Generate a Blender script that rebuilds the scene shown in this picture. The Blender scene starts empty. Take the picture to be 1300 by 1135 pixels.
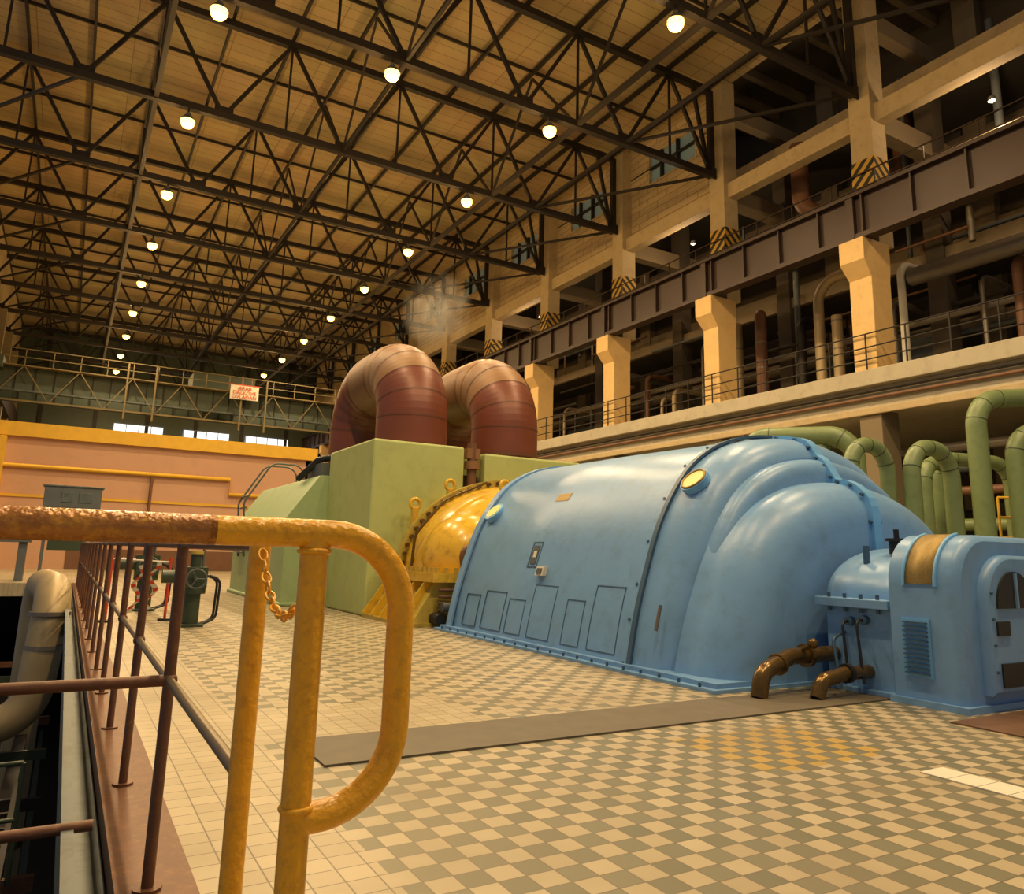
import bpy, math, random
from mathutils import Vector, Matrix
random.seed(7)
S = bpy.context.scene
COL = S.collection
try:
    S.view_settings.view_transform = 'Standard'
    S.view_settings.look = 'None'
    S.view_settings.exposure = -0.28
except Exception:
    pass

# ------------------------------------------------------------------ materials
def newmat(name):
    m = bpy.data.materials.new(name); m.use_nodes = True
    nt = m.node_tree
    b = nt.nodes.get('Principled BSDF')
    return m, nt, b

def M(name, col, rough=0.5, metal=0.0, var=0.18, scale=3.0, dirt=None, dirt_amt=0.25, bump=0.0, bscale=40, coat=0.0):
    m, nt, b = newmat(name)
    N, L = nt.nodes, nt.links
    tc = N.new('ShaderNodeTexCoord')
    no = N.new('ShaderNodeTexNoise'); no.inputs['Scale'].default_value = scale
    no.inputs['Detail'].default_value = 6
    L.new(tc.outputs['Object'], no.inputs['Vector'])
    mix = N.new('ShaderNodeMix'); mix.data_type = 'RGBA'
    c = Vector(col[:3])
    lo = c * (1 - var); hi = c * (1 + var)
    mix.inputs[6].default_value = (*lo, 1); mix.inputs[7].default_value = (*[min(1, v) for v in hi], 1)
    L.new(no.outputs['Fac'], mix.inputs[0])
    out = mix.outputs[2]
    if dirt:
        n2 = N.new('ShaderNodeTexNoise'); n2.inputs['Scale'].default_value = scale * 2.7
        n2.inputs['Detail'].default_value = 8; n2.inputs['Roughness'].default_value = 0.7
        L.new(tc.outputs['Object'], n2.inputs['Vector'])
        r = N.new('ShaderNodeMapRange')
        r.inputs[1].default_value = 0.5; r.inputs[2].default_value = 0.72
        r.inputs[3].default_value = 0; r.inputs[4].default_value = dirt_amt
        L.new(n2.outputs['Fac'], r.inputs[0])
        m2 = N.new('ShaderNodeMix'); m2.data_type = 'RGBA'
        L.new(r.outputs[0], m2.inputs[0]); L.new(out, m2.inputs[6]); m2.inputs[7].default_value = (*dirt, 1)
        out = m2.outputs[2]
    L.new(out, b.inputs['Base Color'])
    b.inputs['Roughness'].default_value = rough
    b.inputs['Metallic'].default_value = metal
    if coat: b.inputs['Coat Weight'].default_value = coat
    if bump:
        n3 = N.new('ShaderNodeTexNoise'); n3.inputs['Scale'].default_value = bscale
        L.new(tc.outputs['Object'], n3.inputs['Vector'])
        bp = N.new('ShaderNodeBump'); bp.inputs['Strength'].default_value = bump; bp.inputs['Distance'].default_value = 0.02
        L.new(n3.outputs['Fac'], bp.inputs['Height']); L.new(bp.outputs['Normal'], b.inputs['Normal'])
    return m

def EM(name, col, s):
    m, nt, b = newmat(name)
    b.inputs['Base Color'].default_value = (*col, 1)
    b.inputs['Emission Color'].default_value = (*col, 1)
    b.inputs['Emission Strength'].default_value = s
    return m

BLUE = M('blue_machine_paint', (0.19, 0.38, 0.66), 0.36, 0, 0.12, 1.5, (0.14, 0.22, 0.31), 0.45, 0.15, 7)
BLUE_D = M('blue_seam_paint', (0.05, 0.11, 0.19), 0.45)
BLUE_L = M('light_blue_flange_paint', (0.17, 0.45, 0.82), 0.4)
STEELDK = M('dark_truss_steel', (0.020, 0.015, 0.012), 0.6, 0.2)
GREEN = M('pale_green_paint', (0.47, 0.53, 0.19), 0.5, 0, 0.1, 1.2, (0.26, 0.30, 0.10), 0.35)
GREEN2 = M('pale_green_paint_low', (0.38, 0.50, 0.25), 0.5, 0, 0.1, 1.2, (0.2, 0.25, 0.08), 0.25)
YEL = M('yellow_turbine_paint', (0.76, 0.46, 0.03), 0.25, 0, 0.2, 2.5, (0.25, 0.13, 0.02), 0.6, 0.2, 12, 0.4)
YELB = M('yellow_olive_base_paint', (0.48, 0.36, 0.06), 0.4, 0, 0.2, 2.5, (0.15, 0.1, 0.03), 0.6)
ORANGE = M('yellow_rail_paint', (0.92, 0.45, 0.015), 0.30, 0, 0.10, 12, (0.38, 0.15, 0.02), 0.5, 0.25, 60)
RUSTTOP = M('worn_rusty_rail_paint', (0.42, 0.17, 0.035), 0.32, 0.1, 0.3, 15, (0.86, 0.43, 0.03), 0.7, 0.3, 60)
RUST = M('rust_brown_rail_paint', (0.15, 0.060, 0.028), 0.5, 0.1, 0.3, 10, (0.34, 0.18, 0.05), 0.4)
GREYRAIL = M('worn_grey_rail', (0.20, 0.15, 0.09), 0.4, 0.4, 0.3, 12)
LAG = M('tan_pipe_lagging', (0.255, 0.13, 0.05), 0.5, 0.1, 0.15, 2)
LAG2 = M('tan_pipe_lagging_darker', (0.215, 0.105, 0.042), 0.5, 0.1, 0.15, 2)
LAGR = M('red_brown_pipe_lagging', (0.18, 0.050, 0.026), 0.40, 0.1, 0.2, 2)
LAGB = M('dark_lagging_band', (0.13, 0.05, 0.024), 0.45, 0.1)
CONC = M('cream_painted_concrete', (0.50, 0.39, 0.22), 0.8, 0, 0.15, 1.5, (0.3, 0.22, 0.12), 0.5)
CONCG = M('grey_cream_concrete', (0.46, 0.41, 0.30), 0.8, 0, 0.15, 1.0, (0.25, 0.2, 0.14), 0.5)
CONCD = M('shade_toned_concrete', (0.22, 0.17, 0.10), 0.85, 0, 0.2, 1.0)  # darker copy of the concrete, dimness of the bays put into the colour
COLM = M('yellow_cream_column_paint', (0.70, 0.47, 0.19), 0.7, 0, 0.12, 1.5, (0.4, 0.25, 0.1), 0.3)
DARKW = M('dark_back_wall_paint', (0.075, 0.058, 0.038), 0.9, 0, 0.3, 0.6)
CRANEB = M('brown_crane_runway_steel', (0.036, 0.019, 0.013), 0.5, 0.2, 0.3, 1)
PGREEN = M('olive_green_pipe_paint', (0.18, 0.24, 0.10), 0.4, 0, 0.15, 3, (0.10, 0.11, 0.05), 0.4)
BEIGEP = M('beige_pipe_cladding', (0.42, 0.32, 0.17), 0.45, 0.2, 0.15, 3)
BROWNP = M('brown_pipe_cladding', (0.17, 0.08, 0.04), 0.5, 0.1)
GREYP = M('grey_pipe_cladding', (0.20, 0.175, 0.14), 0.4, 0.4)
BRASS = M('brass_mesh', (0.30, 0.21, 0.07), 0.5, 0.6, 0.4, 60)
BRONZE = M('bronze_oil_pipe', (0.15, 0.085, 0.02), 0.25, 0.5, 0.4, 8, (0.04, 0.03, 0.015), 0.7)
BLACK = M('black_rubber', (0.012, 0.012, 0.012), 0.5)
GRILLE = M('dark_grille_mesh', (0.03, 0.032, 0.03), 0.5, 0.3, 0.4, 50)
DKGREEN = M('dark_green_actuator_paint', (0.04, 0.06, 0.03), 0.4)
GREYM = M('grey_metal_paint', (0.11, 0.125, 0.13), 0.5, 0.2)
TEAL = M('grey_green_crane_paint', (0.055, 0.075, 0.055), 0.6)
CRNL = M('dull_ochre_crane_rail', (0.16, 0.12, 0.05), 0.6)
STEELB = M('blue_grey_steel', (0.10, 0.125, 0.125), 0.5, 0.3, 0.3, 2, (0.03, 0.03, 0.025), 0.7)
PINK = M('pink_wall_paint', (0.58, 0.34, 0.22), 0.8, 0, 0.08, 0.5, (0.4, 0.24, 0.16), 0.3)
YTRIM = M('yellow_trim_paint', (0.72, 0.42, 0.03), 0.6)
WHITE = M('white_paint', (0.70, 0.66, 0.54), 0.6)
RED = M('red_plastic', (0.6, 0.05, 0.02), 0.5)
WINE = EM('daylight_glass', (0.8, 0.92, 1.0), 1.6)
WIND = EM('dim_daylight_glass', (0.20, 0.30, 0.33), 0.06)
BULB = EM('sodium_bulb_glow', (1.0, 0.60, 0.13), 7)
PORTG = EM('sight_glass_glow', (0.75, 0.66, 0.20), 0.16)  # faint glow put into the port glass in place of its reflection
MATM = M('rubber_floor_mat', (0.125, 0.102, 0.066), 0.6, 0, 0.3, 6)
BMAT = M('brown_floor_plate', (0.16, 0.085, 0.045), 0.5, 0, 0.3, 4)
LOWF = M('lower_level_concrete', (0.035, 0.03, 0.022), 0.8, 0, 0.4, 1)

def hazard():
    m, nt, b = newmat('hazard_stripe_paint')
    N, L = nt.nodes, nt.links
    tc = N.new('ShaderNodeTexCoord'); sp = N.new('ShaderNodeSeparateXYZ'); L.new(tc.outputs['Object'], sp.inputs[0])
    def mt(op, a, bb=None):
        n = N.new('ShaderNodeMath'); n.operation = op
        for i, v in enumerate((a, bb)):
            if v is None: continue
            if isinstance(v, (int, float)): n.inputs[i].default_value = v
            else: L.new(v, n.inputs[i])
        return n.outputs[0]
    s = mt('ADD', mt('ADD', sp.outputs[0], sp.outputs[1]), sp.outputs[2])
    f = mt('GREATER_THAN', mt('FRACT', mt('MULTIPLY', s, 2.6)), 0.5)
    mix = N.new('ShaderNodeMix'); mix.data_type = 'RGBA'
    mix.inputs[6].default_value = (0.55, 0.33, 0.05, 1); mix.inputs[7].default_value = (0.02, 0.02, 0.015, 1)
    L.new(f, mix.inputs[0]); L.new(mix.outputs[2], b.inputs['Base Color'])
    b.inputs['Roughness'].default_value = 0.7
    return m
HAZ = hazard()

def ceil_mat():
    m, nt, b = newmat('tan_roof_planks')
    N, L = nt.nodes, nt.links
    tc = N.new('ShaderNodeTexCoord')
    br = N.new('ShaderNodeTexBrick'); L.new(tc.outputs['Object'], br.inputs['Vector'])
    br.inputs['Scale'].default_value = 1.0; br.offset = 0.0
    br.inputs['Brick Width'].default_value = 3.1; br.inputs['Row Height'].default_value = 0.5
    br.inputs['Mortar Size'].default_value = 0.018
    br.inputs['Color1'].default_value = (0.50, 0.37, 0.185, 1); br.inputs['Color2'].default_value = (0.455, 0.335, 0.165, 1)
    br.inputs['Mortar'].default_value = (0.28, 0.195, 0.095, 1)
    no = N.new('ShaderNodeTexNoise'); no.inputs['Scale'].default_value = 0.35; no.inputs['Detail'].default_value = 5
    L.new(tc.outputs['Object'], no.inputs['Vector'])
    mx = N.new('ShaderNodeMix'); mx.data_type = 'RGBA'; mx.blend_type = 'MULTIPLY'; mx.inputs[0].default_value = 0.3
    L.new(br.outputs['Color'], mx.inputs[6]); L.new(no.outputs['Color'], mx.inputs[7])
    L.new(mx.outputs[2], b.inputs['Base Color']); b.inputs['Roughness'].default_value = 0.85
    return m
CEIL = ceil_mat()

def wall_panel_mat():
    m, nt, b = newmat('cream_wall_blocks')
    N, L = nt.nodes, nt.links
    tc = N.new('ShaderNodeTexCoord')
    cb = N.new('ShaderNodeSeparateXYZ'); L.new(tc.outputs['Object'], cb.inputs[0])
    cc = N.new('ShaderNodeCombineXYZ'); L.new(cb.outputs[1], cc.inputs[0]); L.new(cb.outputs[2], cc.inputs[1])
    br = N.new('ShaderNodeTexBrick'); L.new(cc.outputs[0], br.inputs['Vector'])
    br.inputs['Scale'].default_value = 1.0
    br.inputs['Brick Width'].default_value = 1.2; br.inputs['Row Height'].default_value = 0.3
    br.inputs['Mortar Size'].default_value = 0.015
    br.inputs['Color1'].default_value = (0.50, 0.38, 0.21, 1); br.inputs['Color2'].default_value = (0.44, 0.33, 0.18, 1)
    br.inputs['Mortar'].default_value = (0.22, 0.15, 0.08, 1)
    L.new(br.outputs['Color'], b.inputs['Base Color']); b.inputs['Roughness'].default_value = 0.85
    return m
WALLP = wall_panel_mat()

def floor_mat():
    m, nt, b = newmat('checkered_floor_tiles')
    N, L = nt.nodes, nt.links
    tc = N.new('ShaderNodeTexCoord'); sp = N.new('ShaderNodeSeparateXYZ'); L.new(tc.outputs['Object'], sp.inputs[0])
    X, Y = sp.outputs[0], sp.outputs[1]
    def mt(op, a, bb=None):
        n = N.new('ShaderNodeMath'); n.operation = op
        for i, v in enumerate((a, bb)):
            if v is None: continue
            if isinstance(v, (int, float)): n.inputs[i].default_value = v
            else: L.new(v, n.inputs[i])
        return n.outputs[0]
    T = 0.115
    u = mt('DIVIDE', mt('ADD', X, 50.0), T); v = mt('DIVIDE', mt('ADD', Y, 50.0), T)
    iu = mt('FLOOR', u); iv = mt('FLOOR', v)
    chk = mt('LESS_THAN', mt('MODULO', mt('ADD', iu, iv), 2.0), 0.5)
    a = mt('LESS_THAN', mt('MODULO', iu, 2.0), 0.5)
    u3 = mt('FLOOR', mt('DIVIDE', u, 2.0)); v3 = mt('FLOOR', mt('DIVIDE', v, 2.0))
    big = mt('LESS_THAN', mt('MODULO', mt('ADD', u3, v3), 2.0), 0.5)
    far = mt('MULTIPLY', chk, mt('MAXIMUM', big, a))
    isfar = mt('GREATER_THAN', Y, 4.7)
    pat = mt('ADD', mt('MULTIPLY', chk, mt('SUBTRACT', 1.0, isfar)), mt('MULTIPLY', far, isfar))
    marg = mt('GREATER_THAN', X, 1.1)
    lane = mt('SUBTRACT', 1.0, mt('MULTIPLY', mt('MULTIPLY', mt('GREATER_THAN', Y, 4.66), mt('LESS_THAN', Y, 5.6)), mt('LESS_THAN', X, 2.6)))
    pat = mt('MULTIPLY', mt('MULTIPLY', pat, marg), lane)
    fu = mt('FRACT', u); fv = mt('FRACT', v)
    g = mt('MAXIMUM', mt('LESS_THAN', fu, 0.05), mt('LESS_THAN', fv, 0.05))
    wn = N.new('ShaderNodeTexWhiteNoise'); wn.noise_dimensions = '2D'
    cc = N.new('ShaderNodeCombineXYZ'); L.new(iu, cc.inputs[0]); L.new(iv, cc.inputs[1]); L.new(cc.outputs[0], wn.inputs['Vector'])
    def mixc(f, A, B):
        n = N.new('ShaderNodeMix'); n.data_type = 'RGBA'
        if isinstance(f, float): n.inputs[0].default_value = f
        else: L.new(f, n.inputs[0])
        for i, q in ((6, A), (7, B)):
            if isinstance(q, tuple): n.inputs[i].default_value = (*q, 1)
            else: L.new(q, n.inputs[i])
        return n.outputs[2]
    light = mixc(wn.outputs['Value'], (0.42, 0.345, 0.215), (0.51, 0.43, 0.28))
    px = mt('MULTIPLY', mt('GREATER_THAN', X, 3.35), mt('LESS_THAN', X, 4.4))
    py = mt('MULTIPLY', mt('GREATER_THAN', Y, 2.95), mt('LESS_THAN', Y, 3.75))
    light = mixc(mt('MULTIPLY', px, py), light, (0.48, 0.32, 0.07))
    dark = mixc(wn.outputs['Value'], (0.160, 0.155, 0.095), (0.20, 0.19, 0.12))
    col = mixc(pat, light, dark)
    col = mixc(g, col, (0.15, 0.12, 0.075))
    no = N.new('ShaderNodeTexNoise'); no.inputs['Scale'].default_value = 0.9; no.inputs['Detail'].default_value = 8
    L.new(tc.outputs['Object'], no.inputs['Vector'])
    r = N.new('ShaderNodeMapRange'); r.inputs[1].default_value = 0.45; r.inputs[2].default_value = 0.75; r.inputs[3].default_value = 0; r.inputs[4].default_value = 0.5
    L.new(no.outputs['Fac'], r.inputs[0])
    col = mixc(r.outputs[0], col, (0.20, 0.155, 0.09))
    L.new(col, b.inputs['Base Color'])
    r2 = N.new('ShaderNodeMapRange'); r2.inputs[3].default_value = 0.25; r2.inputs[4].default_value = 0.6
    L.new(no.outputs['Fac'], r2.inputs[0]); L.new(r2.outputs[0], b.inputs['Roughness'])
    return m
FLOORM = floor_mat()

# ------------------------------------------------------------------ mesh builder
def fillet(pts, r, n=8):
    P = [Vector(p) for p in pts]; out = [P[0]]
    for i in range(1, len(P) - 1):
        a = (P[i-1] - P[i]); bb = (P[i+1] - P[i]); la, lb = a.length, bb.length
        a.normalize(); bb.normalize()
        ang = a.angle(bb)
        if ang > math.pi - 0.02: out.append(P[i]); continue
        rr = r[i-1] if isinstance(r, (list, tuple)) else r
        t = min(rr / math.tan(ang / 2), la * 0.5 if i > 1 else la * 0.98, lb * 0.5 if i < len(P) - 2 else lb * 0.98)
        rr = t * math.tan(ang / 2)
        c = P[i] + (a + bb).normalized() * (rr / math.sin(ang / 2))
        s = P[i] + a * t - c; e = P[i] + bb * t - c
        tot = s.angle(e)
        for k in range(n + 1):
            f = k / n
            q = (s * math.sin((1 - f) * tot) + e * math.sin(f * tot)) / math.sin(tot)
            out.append(c + q)
    out.append(P[-1]); return out

class MB:
    def __init__(s): s.v = []; s.f = []; s.m = []; s.sm = []; s.mats = []
    def mi(s, m):
        if m not in s.mats: s.mats.append(m)
        return s.mats.index(m)
    def add(s, vs, fs, m, smooth=False):
        o = len(s.v); s.v += [tuple(v) for v in vs]; k = s.mi(m)
        for f in fs: s.f.append([o + i for i in f]); s.m.append(k); s.sm.append(smooth)
    def box(s, x0, x1, y0, y1, z0, z1, m):
        vs = [(x, y, z) for z in (z0, z1) for y in (y0, y1) for x in (x0, x1)]
        s.add(vs, [(0, 2, 3, 1), (4, 5, 7, 6), (0, 1, 5, 4), (2, 6, 7, 3), (0, 4, 6, 2), (1, 3, 7, 5)], m)
    def beam(s, a, b, w, h, m, up=(0, 0, 1)):
        a = Vector(a); b = Vector(b); d = (b - a).normalized(); up = Vector(up)
        if abs(d.dot(up)) > 0.98: up = Vector((0, 1, 0))
        r = d.cross(up).normalized(); u = r.cross(d)
        vs = []
        for p in (a, b):
            for i, j in ((-1, -1), (1, -1), (1, 1), (-1, 1)): vs.append(p + r * (i * w / 2) + u * (j * h / 2))
        s.add(vs, [(3, 2, 1, 0), (4, 5, 6, 7), (0, 1, 5, 4), (1, 2, 6, 5), (2, 3, 7, 6), (3, 0, 4, 7)], m)
    def tube(s, pts, r, m, seg=16, caps=True, mf=None):
        P = [Vector(p) for p in pts]; n = len(P)
        T = []
        for i in range(n):
            t = (P[min(i + 1, n - 1)] - P[max(i - 1, 0)]).normalized(); T.append(t)
        ref = Vector((0, 0, 1)) if abs(T[0].z) < 0.9 else Vector((1, 0, 0))
        u = (ref - T[0] * ref.dot(T[0])).normalized()
        rings = []
        for i in range(n):
            u = (u - T[i] * u.dot(T[i])).normalized(); w = T[i].cross(u)
            rr = r[i] if isinstance(r, (list, tuple)) else r
            rings.append([P[i] + (u * math.cos(2 * math.pi * k / seg) + w * math.sin(2 * math.pi * k / seg)) * rr for k in range(seg)])
        if mf:
            for i in range(n - 1):
                vs = rings[i] + rings[i + 1]
                fs = [(k, (k + 1) % seg, seg + (k + 1) % seg, seg + k) for k in range(seg)]
                s.add(vs, fs, mf(i), True)
        else:
            vs = [q for rg in rings for q in rg]
            fs = [(i * seg + k, i * seg + (k + 1) % seg, (i + 1) * seg + (k + 1) % seg, (i + 1) * seg + k) for i in range(n - 1) for k in range(seg)]
            s.add(vs, fs, m, True)
        if caps:
            s.add(rings[0], [tuple(range(seg))[::-1]], m); s.add(rings[-1], [tuple(range(seg))], m)
    def cyl(s, a, b, r, m, seg=20, r2=None):
        s.tube([a, b], [r, r if r2 is None else r2], m, seg)
    def sphere(s, c, r, m, seg=16, sc=(1, 1, 1)):
        vs = []; fs = []; n = seg // 2
        for i in range(n + 1):
            th = math.pi * i / n
            for k in range(seg):
                ph = 2 * math.pi * k / seg
                vs.append((c[0] + r * sc[0] * math.sin(th) * math.cos(ph), c[1] + r * sc[1] * math.sin(th) * math.sin(ph), c[2] + r * sc[2] * math.cos(th)))
        for i in range(n):
            for k in range(seg): fs.append((i * seg + k, (i + 1) * seg + k, (i + 1) * seg + (k + 1) % seg, i * seg + (k + 1) % seg))
        s.add(vs, fs, m, True)
    def torus(s, c, ax, R, r, m, seg=24, seg2=8, stretch=None):
        ax = Vector(ax).normalized(); ref = Vector((0, 0, 1)) if abs(ax.z) < 0.9 else Vector((1, 0, 0))
        u = stretch[0].normalized() if stretch else ax.cross(ref).normalized()
        w = ax.cross(u); k1 = stretch[1] if stretch else 1
        c = Vector(c); vs = []; fs = []
        for i in range(seg):
            a = 2 * math.pi * i / seg
            dr = u * math.cos(a) * k1 + w * math.sin(a); dn = (u * math.cos(a) + w * math.sin(a))
            for j in range(seg2):
                bb = 2 * math.pi * j / seg2
                vs.append(c + dr * R + (dn * math.cos(bb) + ax * math.sin(bb)) * r)
        for i in range(seg):
            for j in range(seg2):
                fs.append((i * seg2 + j, ((i + 1) % seg) * seg2 + j, ((i + 1) % seg) * seg2 + (j + 1) % seg2, i * seg2 + (j + 1) % seg2))
        s.add(vs, fs, m, True)
    def loft(s, rings, m, caps=True, smooth=True, closed=False):
        n = len(rings[0]); vs = [p for r in rings for p in r]; fs = []
        K = n if closed else n - 1
        for i in range(len(rings) - 1):
            for k in range(K):
                fs.append((i * n + k, i * n + (k + 1) % n, (i + 1) * n + (k + 1) % n, (i + 1) * n + k))
        s.add(vs, fs, m, smooth)
        if caps: s.add(rings[0], [tuple(range(n))[::-1]], m); s.add(rings[-1], [tuple(range(n))], m)
    def prism(s, prof, y0, y1, m):
        s.loft([[(x, y0, z) for x, z in prof], [(x, y1, z) for x, z in prof]], m, True, False, True)
    def obj(s, name, bevel=0.0, parent=None):
        me = bpy.data.meshes.new(name); me.from_pydata(s.v, [], s.f)
        for m in s.mats: me.materials.append(m)
        me.polygons.foreach_set('material_index', s.m); me.polygons.foreach_set('use_smooth', s.sm)
        me.update(); me.validate()
        import bmesh
        bm = bmesh.new(); bm.from_mesh(me); bmesh.ops.recalc_face_normals(bm, faces=bm.faces); bm.to_mesh(me); bm.free()
        o = bpy.data.objects.new(name, me); COL.objects.link(o)
        if bevel:
            b = o.modifiers.new('bevel', 'BEVEL'); b.width = bevel; b.segments = 2; b.limit_method = 'ANGLE'; b.angle_limit = math.radians(50)
        if parent: o.parent = parent
        return o

def empty(name):
    e = bpy.data.objects.new(name, None); COL.objects.link(e); return e

# ------------------------------------------------------------------ hall constants (metres, floor z=0)
XL, XR, XC = -5.4, 19.4, 7.15
YT = [0.9 + 6.0 * k for k in range(13)]
ZB, ZT, ZR = 15.4, 18.9, 19.35
YEND = 74.0

b = MB()
b.box(0.50, 27.0, -8, YEND, -0.35, 0, FLOORM)
b.box(XL, 0.50, -8, 1.0, -0.35, 0, FLOORM)
b.box(XL, 0.50, 25.0, YEND, -0.35, 0, FLOORM)
b.obj('floor')
b = MB()
b.box(0.26, 0.498, 1.02, 25, -0.30, 0.012, RUST)
b.box(0.12, 0.255, 1.02, 25, -0.30, -0.08, STEELB)
b.box(0.10, 0.14, 1.02, 25, -0.02, 0.10, STEELB)
b.obj('trim_stairwell_edge')
b = MB(); b.box(1.28, 6.9, 4.04, 4.64, 0, 0.012, MATM)
b.box(5.6, 9.5, 2.55, 3.30, 0, 0.010, BMAT)
b.obj('rubber_floor_mat')
b = MB()
for i in range(6): b.box(4.12, 4.33, 1.72 + i * 0.15, 1.865 + i * 0.15, 0.0, 0.008, WHITE)
b.obj('white_floor_tiles')

# lower level
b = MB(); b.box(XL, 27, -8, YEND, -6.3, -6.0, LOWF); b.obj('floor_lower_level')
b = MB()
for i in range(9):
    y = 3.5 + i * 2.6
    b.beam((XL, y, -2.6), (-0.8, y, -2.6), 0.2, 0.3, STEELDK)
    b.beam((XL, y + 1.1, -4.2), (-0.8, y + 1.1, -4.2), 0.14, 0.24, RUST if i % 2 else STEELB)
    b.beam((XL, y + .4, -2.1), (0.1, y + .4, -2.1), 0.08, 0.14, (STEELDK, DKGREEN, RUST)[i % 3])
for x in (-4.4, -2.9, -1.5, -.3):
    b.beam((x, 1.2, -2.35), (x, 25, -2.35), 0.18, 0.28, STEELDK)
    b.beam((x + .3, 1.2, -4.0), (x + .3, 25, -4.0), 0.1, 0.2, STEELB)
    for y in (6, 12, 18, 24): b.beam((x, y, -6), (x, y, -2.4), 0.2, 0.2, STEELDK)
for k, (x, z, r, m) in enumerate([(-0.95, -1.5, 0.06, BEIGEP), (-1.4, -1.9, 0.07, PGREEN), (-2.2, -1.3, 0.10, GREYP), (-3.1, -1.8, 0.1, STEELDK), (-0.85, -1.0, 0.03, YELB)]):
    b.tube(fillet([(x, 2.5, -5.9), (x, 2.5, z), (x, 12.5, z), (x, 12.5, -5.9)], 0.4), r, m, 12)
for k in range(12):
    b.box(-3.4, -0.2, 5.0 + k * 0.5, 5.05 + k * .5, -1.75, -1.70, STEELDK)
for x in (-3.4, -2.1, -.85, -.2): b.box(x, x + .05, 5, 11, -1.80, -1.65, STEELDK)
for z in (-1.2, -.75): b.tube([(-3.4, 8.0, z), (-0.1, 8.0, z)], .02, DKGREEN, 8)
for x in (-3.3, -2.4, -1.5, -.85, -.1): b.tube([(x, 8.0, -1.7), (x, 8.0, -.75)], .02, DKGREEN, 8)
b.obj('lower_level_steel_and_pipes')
b = MB()
b.tube(fillet([(-4.5, 14, -1.6), (-0.20, 14, -1.6), (-0.06, 14, 0.38), (-0.33, 16.6, 0.38), (-0.33, 16.6, -5.98)], 0.6, 10), 0.26, BEIGEP, 24)
for z in (0.0, -.5): b.tube([(-0.10, 14, z), (-0.10, 14, z + 0.06)], 0.285, GREYP, 24)
b.obj('beige_ventilation_duct')

b = MB(); b.box(XL - 0.3, XL, 30.0, YEND, -6, 15.2, DARKW); b.box(XL - 0.3, XL, 30, YEND, 15.2, ZR, WALLP)
for y in YT[5:]: b.box(XL, XL + 0.5, y - 0.3, y + 0.3, 0, ZB, CONCD)
b.box(XL, XL + 0.6, 30, YEND, 10.2, 11.6, CRANEB)
b.obj('wall_left')
b = MB(); b.box(XL - 0.3, 27, YEND, YEND + 0.3, -6, ZR, TEAL)
for i in range(6): b.box(XL + 2 + i * 4.1, XL + 2.3 + i * 4.1, YEND - 0.15, YEND, 0, ZR, STEELDK)
b.box(XL, XR, YEND - 0.2, YEND, 13.0, 13.5, STEELDK)
b.obj('wall_far')
for i, x in enumerate((2.3, 8.0, 13.5)):
    b = MB(); b.box(x, x + 4.0, YEND - 0.12, YEND - 0.05, 10.2, 11.6, WINE)
    for k in range(5): b.box(x + k * 1.0 - 0.0, x + 0.06 + k * 1.0, YEND - 0.16, YEND - 0.11, 10.2, 11.6, GREYM)
    b.box(x - .08, x + 4.1, YEND - 0.17, YEND - 0.11, 10.12, 10.2, GREYM); b.box(x - .08, x + 4.1, YEND - 0.17, YEND - 0.11, 11.6, 11.68, GREYM)
    b.obj('window_%d' % (i + 1))

# ceiling + trusses
b = MB(); b.box(XL - 0.3, XR + 0.8, -4, YEND, ZR, ZR + 0.3, CEIL); b.obj('ceiling')
b = MB()
NP = 6; dx = (XR - XL) / NP
for y in YT:
    b.beam((XL, y, ZB), (XR, y, ZB), 0.22, 0.24, STEELDK)
    b.beam((XL, y, ZT), (XR, y, ZT), 0.22, 0.24, STEELDK)
    for i in range(NP):
        x0 = XL + i * dx; x1 = x0 + dx; xm = (x0 + x1) / 2
        b.beam((x0, y, ZB), (xm, y, ZT), 0.11, 0.12, STEELDK)
        b.beam((x1, y, ZB), (xm, y, ZT), 0.11, 0.12, STEELDK)
        b.beam((xm, y, ZT), (xm, y, ZB), 0.07, 0.07, STEELDK)
    b.beam((XR, y, ZB), (XR, y, ZT), 0.2, 0.2, STEELDK)
    b.beam((XR - 0.1, y, ZB), (XR - 0.9, y, ZT), 0.12, 0.12, STEELDK)
    for i in range(NP + 1):
        x0 = XL + i * dx; b.box(x0 - 0.3, x0 + 0.3, y - 0.02, y + 0.02, ZB - 0.1, ZB + 0.35, STEELDK)
n = 12
for i in range(n + 1):
    x = XL + (XR - XL) * i / n
    b.beam((x, 0.9, ZT + 0.24), (x, YEND, ZT + 0.24), 0.08, 0.20, STEELDK)
for y0 in YT[:-1]:
    b.beam((XL, y0 + 3, ZT + 0.3), (XR, y0 + 3, ZT + 0.3), 0.07, 0.12, STEELDK)
for x in (0.8, 13.2):
    b.beam((x, 0.9, ZB), (x, YEND, ZB), 0.14, 0.16, STEELDK)
    for y in YT[:-1]:
        b.beam((x, y, ZB), (x, y + 3, ZT), 0.08, 0.09, STEELDK)
        b.beam((x, y + 6, ZB), (x, y + 3, ZT), 0.08, 0.09, STEELDK)
for x in (7.0,):
    b.beam((x, 0.9, ZB), (x, YEND, ZB), 0.1, 0.12, STEELDK)
    for y in YT[:-1]:
        b.beam((x, y, ZB), (x, y + 3, ZT), 0.07, 0.08, STEELDK)
        b.beam((x, y + 6, ZB), (x, y + 3, ZT), 0.07, 0.08, STEELDK)
for y in YT[:-1]:
    b.beam((XR, y, ZB), (XR - dx, y + 6, ZB), 0.09, 0.09, STEELDK)
    b.beam((XL + dx, y, ZB), (XL, y + 6, ZB), 0.09, 0.09, STEELDK)
b.beam((XR - dx, 0.9, ZB), (XR - dx, YEND, ZB), 0.1, 0.1, STEELDK)
b.obj('roof_truss_steelwork')

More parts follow.
